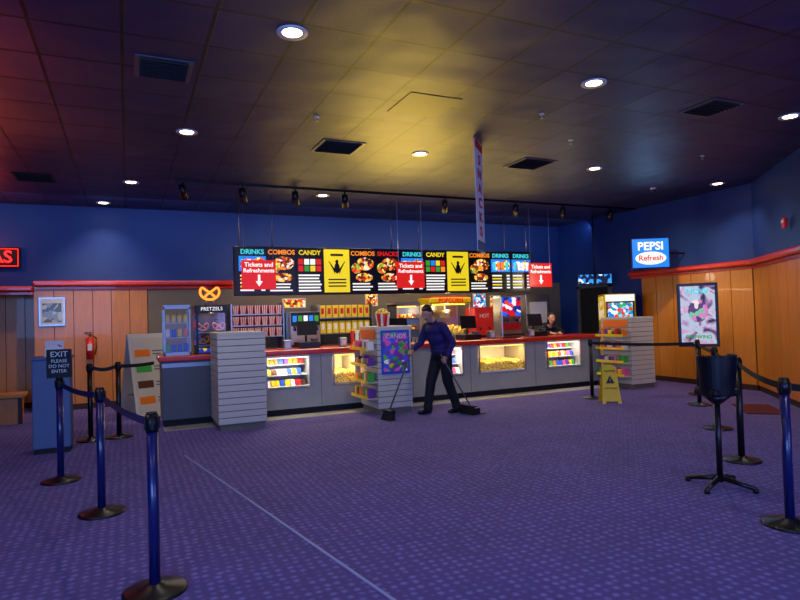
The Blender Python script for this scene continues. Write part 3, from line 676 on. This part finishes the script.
def head(b,cn,pitch,yaw=0,long=False,sc=1.0,tie=None):
    T=Matrix.Translation(V(cn))@Euler((0,pitch,yaw)).to_matrix().to_4x4()@Matrix.Scale(sc,4)
    S=M_skin
    parts=[('e',(0,0,.02),(.095,.075,.098),S),('e',(.022,0,-.045),(.068,.058,.068),S),('e',(.06,0,-.088),(.026,.028,.022),S),
           ('c',(.09,0,.012),.009,(.108,0,-.026),.0135,S),('c',(.095,-.01,-.03),.008,(.095,.01,-.03),.008,S),
           ('e',(-.002,.077,-.008),(.018,.009,.03),S),('e',(-.002,-.077,-.008),(.018,.009,.03),S),('e',(.078,0,.03),(.016,.05,.011),S),
           ('e',(.07,.035,-.035),(.02,.02,.02),S),('e',(.07,-.035,-.035),(.02,.02,.02),S),('e',(.084,0,-.058),(.013,.024,.008),M_lip)]
    v,p,m=fuse(parts,.006,2); b.raw([tuple(T@x) for x in v],p,m)
    hp=[('e',(-.019,0,.046),(.096,.0805,.084),M_hair),('e',(-.045,0,.0),(.060,.076,.085),M_hair),('e',(.04,.01,.094),(.038,.046,.02),M_hair),
        ('e',(-.03,.072,.0),(.022,.008,.035),M_hair),('e',(-.03,-.072,.0),(.022,.008,.035),M_hair)]
    if long: hp+=[('e',(-.055,0,-.06),(.05,.082,.12),M_hair),('c',(-.02,.075,0),.018,(-.03,.075,-.13),.02,M_hair),('c',(-.02,-.075,0),.018,(-.03,-.075,-.13),.02,M_hair)]
    v,p,m=fuse(hp,.007,2); b.raw([tuple(T@x) for x in v],p,m)
    for s_ in (-1,1):
        b.sph(tuple(T@V((.078,s_*.03,.006))),.0125*sc,M_eye,seg=12); b.sph(tuple(T@V((.0855,s_*.03,.005))),.0065*sc,M_hair,seg=10)
        b.cyl(tuple(T@V((.09,s_*.015,.031))),tuple(T@V((.078,s_*.05,.03))),.0045*sc,M_hair,seg=8)
def grip(hc,axis,wrist):
    a=V(axis).normalized(); w=V(wrist)-V(hc); w=w-a*w.dot(a); w.normalize(); e2=-w; e1=e2.cross(a); hc=V(hc)
    P=lambda th,r_,k: hc+e1*(r_*math.cos(R(th)))+e2*(r_*math.sin(R(th)))+a*k
    Rm=Matrix((e1,a,e2)).transposed(); S=M_skin
    parts=[('e',hc+e1*.031-e2*.012,(.015,.041,.043),S,Rm),('c',hc+e1*.033-e2*.035,.022,V(wrist),.025,S)]
    for i,(k,L) in enumerate(((.03,250),(.010,265),(-.010,255),(-.029,235))):
        th=[25,80,140,200,L-5]; rr=[.032,.029,.025,.024,.024]
        pts=[P(t,r_,k) for t,r_ in zip(th,rr)]
        for q in range(4): parts.append(('c',pts[q],.0092-.0006*q,pts[q+1],.0088-.0006*q,S))
    pts=[P(-40,.04,.035),P(-75,.032,.05),P(-120,.027,.045),P(-170,.026,.038)]
    for q in range(3): parts.append(('c',pts[q],.0115-.001*q,pts[q+1],.0105-.001*q,S))
    return parts
b=B('sweeping_employee')
SH=M_shirt; PT=M_pants
Wr=V((.40,-.19,1.00)); Wl=V((.10,.26,.90)); Hr=V((.47,-.16,.945)); Hl=V((.155,.245,.83))
Rl=Euler((0,R(14),0)).to_matrix()
body=[('e',(-.005,0,.90),(.14,.172,.12),PT),
 ('c',(0,-.09,.88),.105,(.13,-.11,.50),.082,PT),('c',(.13,-.11,.50),.08,(.20,-.115,.12),.066,PT),('c',(.20,-.115,.12),.072,(.20,-.115,.085),.074,PT),
 ('c',(0,.09,.88),.105,(-.02,.11,.50),.082,PT),('c',(-.02,.11,.50),.08,(-.17,.12,.12),.066,PT),('c',(-.17,.12,.12),.072,(-.175,.12,.085),.074,PT),
 ('e',(.02,0,1.03),(.142,.172,.13),SH,Rl),('e',(.07,0,1.17),(.143,.18,.16),SH,Rl),('e',(.105,0,1.29),(.128,.195,.11),SH,Rl),
 ('c',(.11,-.16,1.345),.068,(.11,.16,1.345),.068,SH),('e',(.01,0,.955),(.152,.182,.055),SH),
 ('c',(.12,-.19,1.335),.068,(.20,-.255,1.09),.057,SH),('c',(.20,-.255,1.09),.057,Wr,.040,SH),
 ('c',(.11,.19,1.335),.068,(.0,.275,1.09),.057,SH),('c',(.0,.275,1.09),.057,Wl,.040,SH),
 ('c',(.125,0,1.365),.062,(.14,0,1.385),.055,SH),('c',(.145,0,1.39),.05,(.20,0,1.50),.05,M_skin),
 ('c',Wr,.028,Wr+(Hr-Wr)*.35,.026,M_skin),('c',Wl,.028,Wl+(Hl-Wl)*.35,.026,M_skin)]
v,p,m=fuse(body,.011,5); b.raw([tuple(x) for x in v],p,m)
nd=V((.05,0,.11)).normalized(); s1=V((0,1,0)); s2=nd.cross(s1); cc=V((.152,0,1.408))
ring=[tuple(cc+s1*.058*math.cos(t*math.pi/9)+s2*.058*math.sin(t*math.pi/9)) for t in range(19)]
b.tube(ring,.013,SH)
for s_ in (-1,1): b.box(tuple(cc+V((.052,s_*.03,-.022))),(.012,.05,.05),SH,rot=(s_*.5,.5,0),bev=.004)
for (ax,ay,rz) in ((.20,-.115,-.05),(-.175,.12,.12)):
    Rz=Matrix.Rotation(rz,3,'Z')
    sp=[('e',V((ax,ay,.055))+Rz@V((.0,0,0)),(.055,.045,.05),M_shoe,Rz),('e',V((ax,ay,.042))+Rz@V((.08,0,0)),(.12,.048,.038),M_shoe,Rz),('e',V((ax,ay,.03))+Rz@V((.05,0,-.008)),(.145,.05,.02),M_shoe,Rz)]
    v,p,m=fuse(sp,.008,2); b.raw([(x.x,x.y,max(0.0,x.z)) for x in v],p,m)
head(b,(.255,0,1.545),R(30),yaw=R(14))
brT=V((.95,-.10,.12)); axR=(brT-Hr).normalized(); axL=(V((-.22,.37,.14))-Hl).normalized()
v,p,m=fuse(grip(Hr,-axR,Wr),.0042,1); b.raw([tuple(x) for x in v],p,m)
v,p,m=fuse(grip(Hl,-axL,Wl),.0042,1); b.raw([tuple(x) for x in v],p,m)
LOC=(4.42,8.22,0); RZ=R(192)
b.done(LOC,RZ)
b=B('lobby_broom'); b.cyl(tuple(Hr-axR*.22),tuple(brT),.012,M_grayd); b.sph(tuple(Hr-axR*.22),.014,M_black)
b.box(tuple(brT),(.07,.24,.07),M_black,rot=(0,.2,0),bev=.015)
for q in range(9):
    for k in range(4): b.cyl((brT.x-.02+k*.014,brT.y-.1+q*.025,.1),(brT.x-.02+k*.03,brT.y-.12+q*.03,.0),.008,M_blackm,seg=5)
b.done(LOC,RZ)
b=B('lobby_dustpan'); pt=V((-.22,.37,.14)); b.cyl(tuple(Hl-axL*.12),tuple(pt),.011,M_grayd); b.sph(tuple(Hl-axL*.12),.013,M_black)
b.box((-.28,.37,.006),(.26,.28,.012),M_black); b.box((-.17,.37,.07),(.02,.28,.14),M_black,rot=(0,-.2,0)); b.box((-.22,.235,.05),(.16,.012,.1),M_black); b.box((-.22,.505,.05),(.16,.012,.1),M_black); b.box((-.2,.37,.125),(.1,.28,.014),M_black)
b.done(LOC,RZ)
b=B('counter_clerk'); SH=M_shirtb
body=[('e',(-.01,0,.86),(.12,.16,.12),PT),('c',(0,-.08,.84),.09,(.01,-.09,.48),.066,PT),('c',(.01,-.09,.48),.064,(-.02,-.1,.1),.05,PT),
 ('c',(0,.08,.84),.09,(.01,.09,.48),.066,PT),('c',(.01,.09,.48),.064,(-.02,.1,.1),.05,PT),
 ('e',(.05,0,.97),(.12,.14,.12),SH,Euler((0,R(45),0)).to_matrix()),('e',(.17,0,1.09),(.12,.155,.15),SH,Euler((0,R(50),0)).to_matrix()),
 ('c',(.27,-.13,1.18),.06,(.27,.13,1.18),.06,SH),('c',(.28,-.16,1.17),.052,(.38,-.25,1.085),.044,SH),('c',(.38,-.25,1.085),.043,(.56,-.12,1.075),.033,SH),
 ('c',(.28,.16,1.17),.052,(.38,.25,1.085),.044,SH),('c',(.38,.25,1.085),.043,(.56,.12,1.075),.033,SH),
 ('c',(.3,0,1.2),.05,(.36,0,1.29),.045,M_skin),('c',(.56,-.12,1.075),.025,(.6,-.09,1.065),.024,M_skin),('c',(.56,.12,1.075),.025,(.6,.09,1.065),.024,M_skin)]
v,p,m=fuse(body,.012,5); b.raw([tuple(x) for x in v],p,m)
for s_ in (-1,1):
    hp=[('e',(.635,s_*.075,1.06),(.045,.038,.016),M_skin)]
    for q in range(4):
        y=s_*(.045+.019*q); L=(.05,.058,.054,.042)[q]
        hp+=[('c',(.665,y,1.062),.0088,(.665+L*.6,y-s_*.003,1.058),.0082,M_skin),('c',(.665+L*.6,y-s_*.003,1.058),.0082,(.665+L,y-s_*.004,1.044),.0075,M_skin)]
    hp+=[('c',(.61,s_*.05,1.058),.012,(.64,s_*.02,1.052),.010,M_skin),('c',(.64,s_*.02,1.052),.010,(.665,s_*.015,1.046),.009,M_skin)]
    v,p,m=fuse(hp,.0042,1); b.raw([tuple(x) for x in v],p,m)
    v,p,m=fuse([('e',(.03,s_*.1,.04),(.13,.046,.04),M_shoe)],.01,1); b.raw([(x.x,x.y,max(0,x.z)) for x in v],p,m)
head(b,(.41,0,1.375),R(8),long=True,sc=.95)
b.done((8.3,10.66,0),R(-105))

# ================================================================ LIGHTS
area((4.7,10.2,1.93),(4.7,9.8,0),60,(1,.88,.62),6,.2,'counter_top_fill')  # added warm fill below the menu board to brighten the counter
area((4.9,11.0,2.9),(4.9,12.4,1.2),50,(1,.82,.55),6,.2,'service_fill')  # added warm fill to brighten the back line and its wall
point((8.1,9.6,2.2),14,(1,.88,.7),.1,'counter_end_point')  # point light above the counter's right end, no fixture modelled
for x in (-2.5,.5,3.5,6.5,9): area((x,11.2,3.55),(x,12.4,2.8),6,(.4,.65,1),2.5,.15,'blue_wall_fill')  # added bluish fills that keep the back wall evenly blue
spot((-.6,10.6,3.5),(-.4,12.4,1.2),115,(1,.82,.5),80,1); spot((8.3,7.8,3.5),(10.2,8.6,1.3),140,(1,.82,.5),90,1); spot((7.6,6.3,3.5),(9.4,6.2,1.3),85,(1,.75,.45),90,1)
for u in (1.717,3.44,5.39,6.97,8.13): spot((u+.03,9.85,3.4),(u,10.4,1.6),25,(1,.88,.65),70)
for u in (1.2,3.4,5.6,7.6): spot((u,6.9,3.6),(u,9.4,.6),50,(1,.9,.72),50,1,nm='counter_front_fill')  # added spots to brighten the counter front
for v in (5.6,7.4): spot((-2.5,v,2.3),(-2.0,v,3.7),750,(1,.14,.01),95,1,.15,nm='red_ceiling_fill')  # added red spots without a body, imitate the red glow on the ceiling
point((-2.2,11.9,2.9),12,(1,.15,.05),.1,'neon_sign_light')
spot((4.4,9.4,2.0),(3.9,6.9,3.7),470,(1,.68,.10),84,1,1.0,'gold_ceiling_fill')  # added gold spot that makes the warm patch on the ceiling
area((5.0,10.25,2.85),(4.7,9.0,3.7),26,(1,.70,.18),5,.25,'gold_upward_fill')  # added gold area light aimed up, widens the ceiling patch
area((2.5,-3.0,1.0),(3,6,3.7),60,(.15,.28,1),8,1.5,'entrance_fill')  # added blue uplight from the open entrance side, lifts the ceiling
area((-2.8,-3.2,2.2),(.5,3.5,0),420,(.18,.38,1),5,2.4,'entrance_fill')  # added fill for daylight from unseen entrance windows, tints the left floor blue
area((5,-3.5,2.2),(5,5,0),110,(.45,.42,1),4,2.4,'entrance_fill')  # weaker added fill from the same unseen entrance side
w=bpy.data.worlds.new('world'); scene.world=w; w.use_nodes=True
bg=w.node_tree.nodes['Background']; bg.inputs[0].default_value=(.15,.3,.9,1); bg.inputs[1].default_value=.2
# ================================================================ CAMERA
cam=bpy.data.cameras.new('camera'); co=bpy.data.objects.new('camera',cam); scene.collection.objects.link(co)
yaw=R(24.5); pt_=R(1.5)
dv=V((math.sin(yaw)*math.cos(pt_),math.cos(yaw)*math.cos(pt_),math.sin(pt_)))
q=Quaternion(dv,R(1.72))@dv.to_track_quat('-Z','Y')
co.rotation_mode='QUATERNION'; co.rotation_quaternion=q; co.location=(0,0,1.52)
cam.sensor_width=36; cam.lens=27; cam.clip_start=.05
scene.camera=co
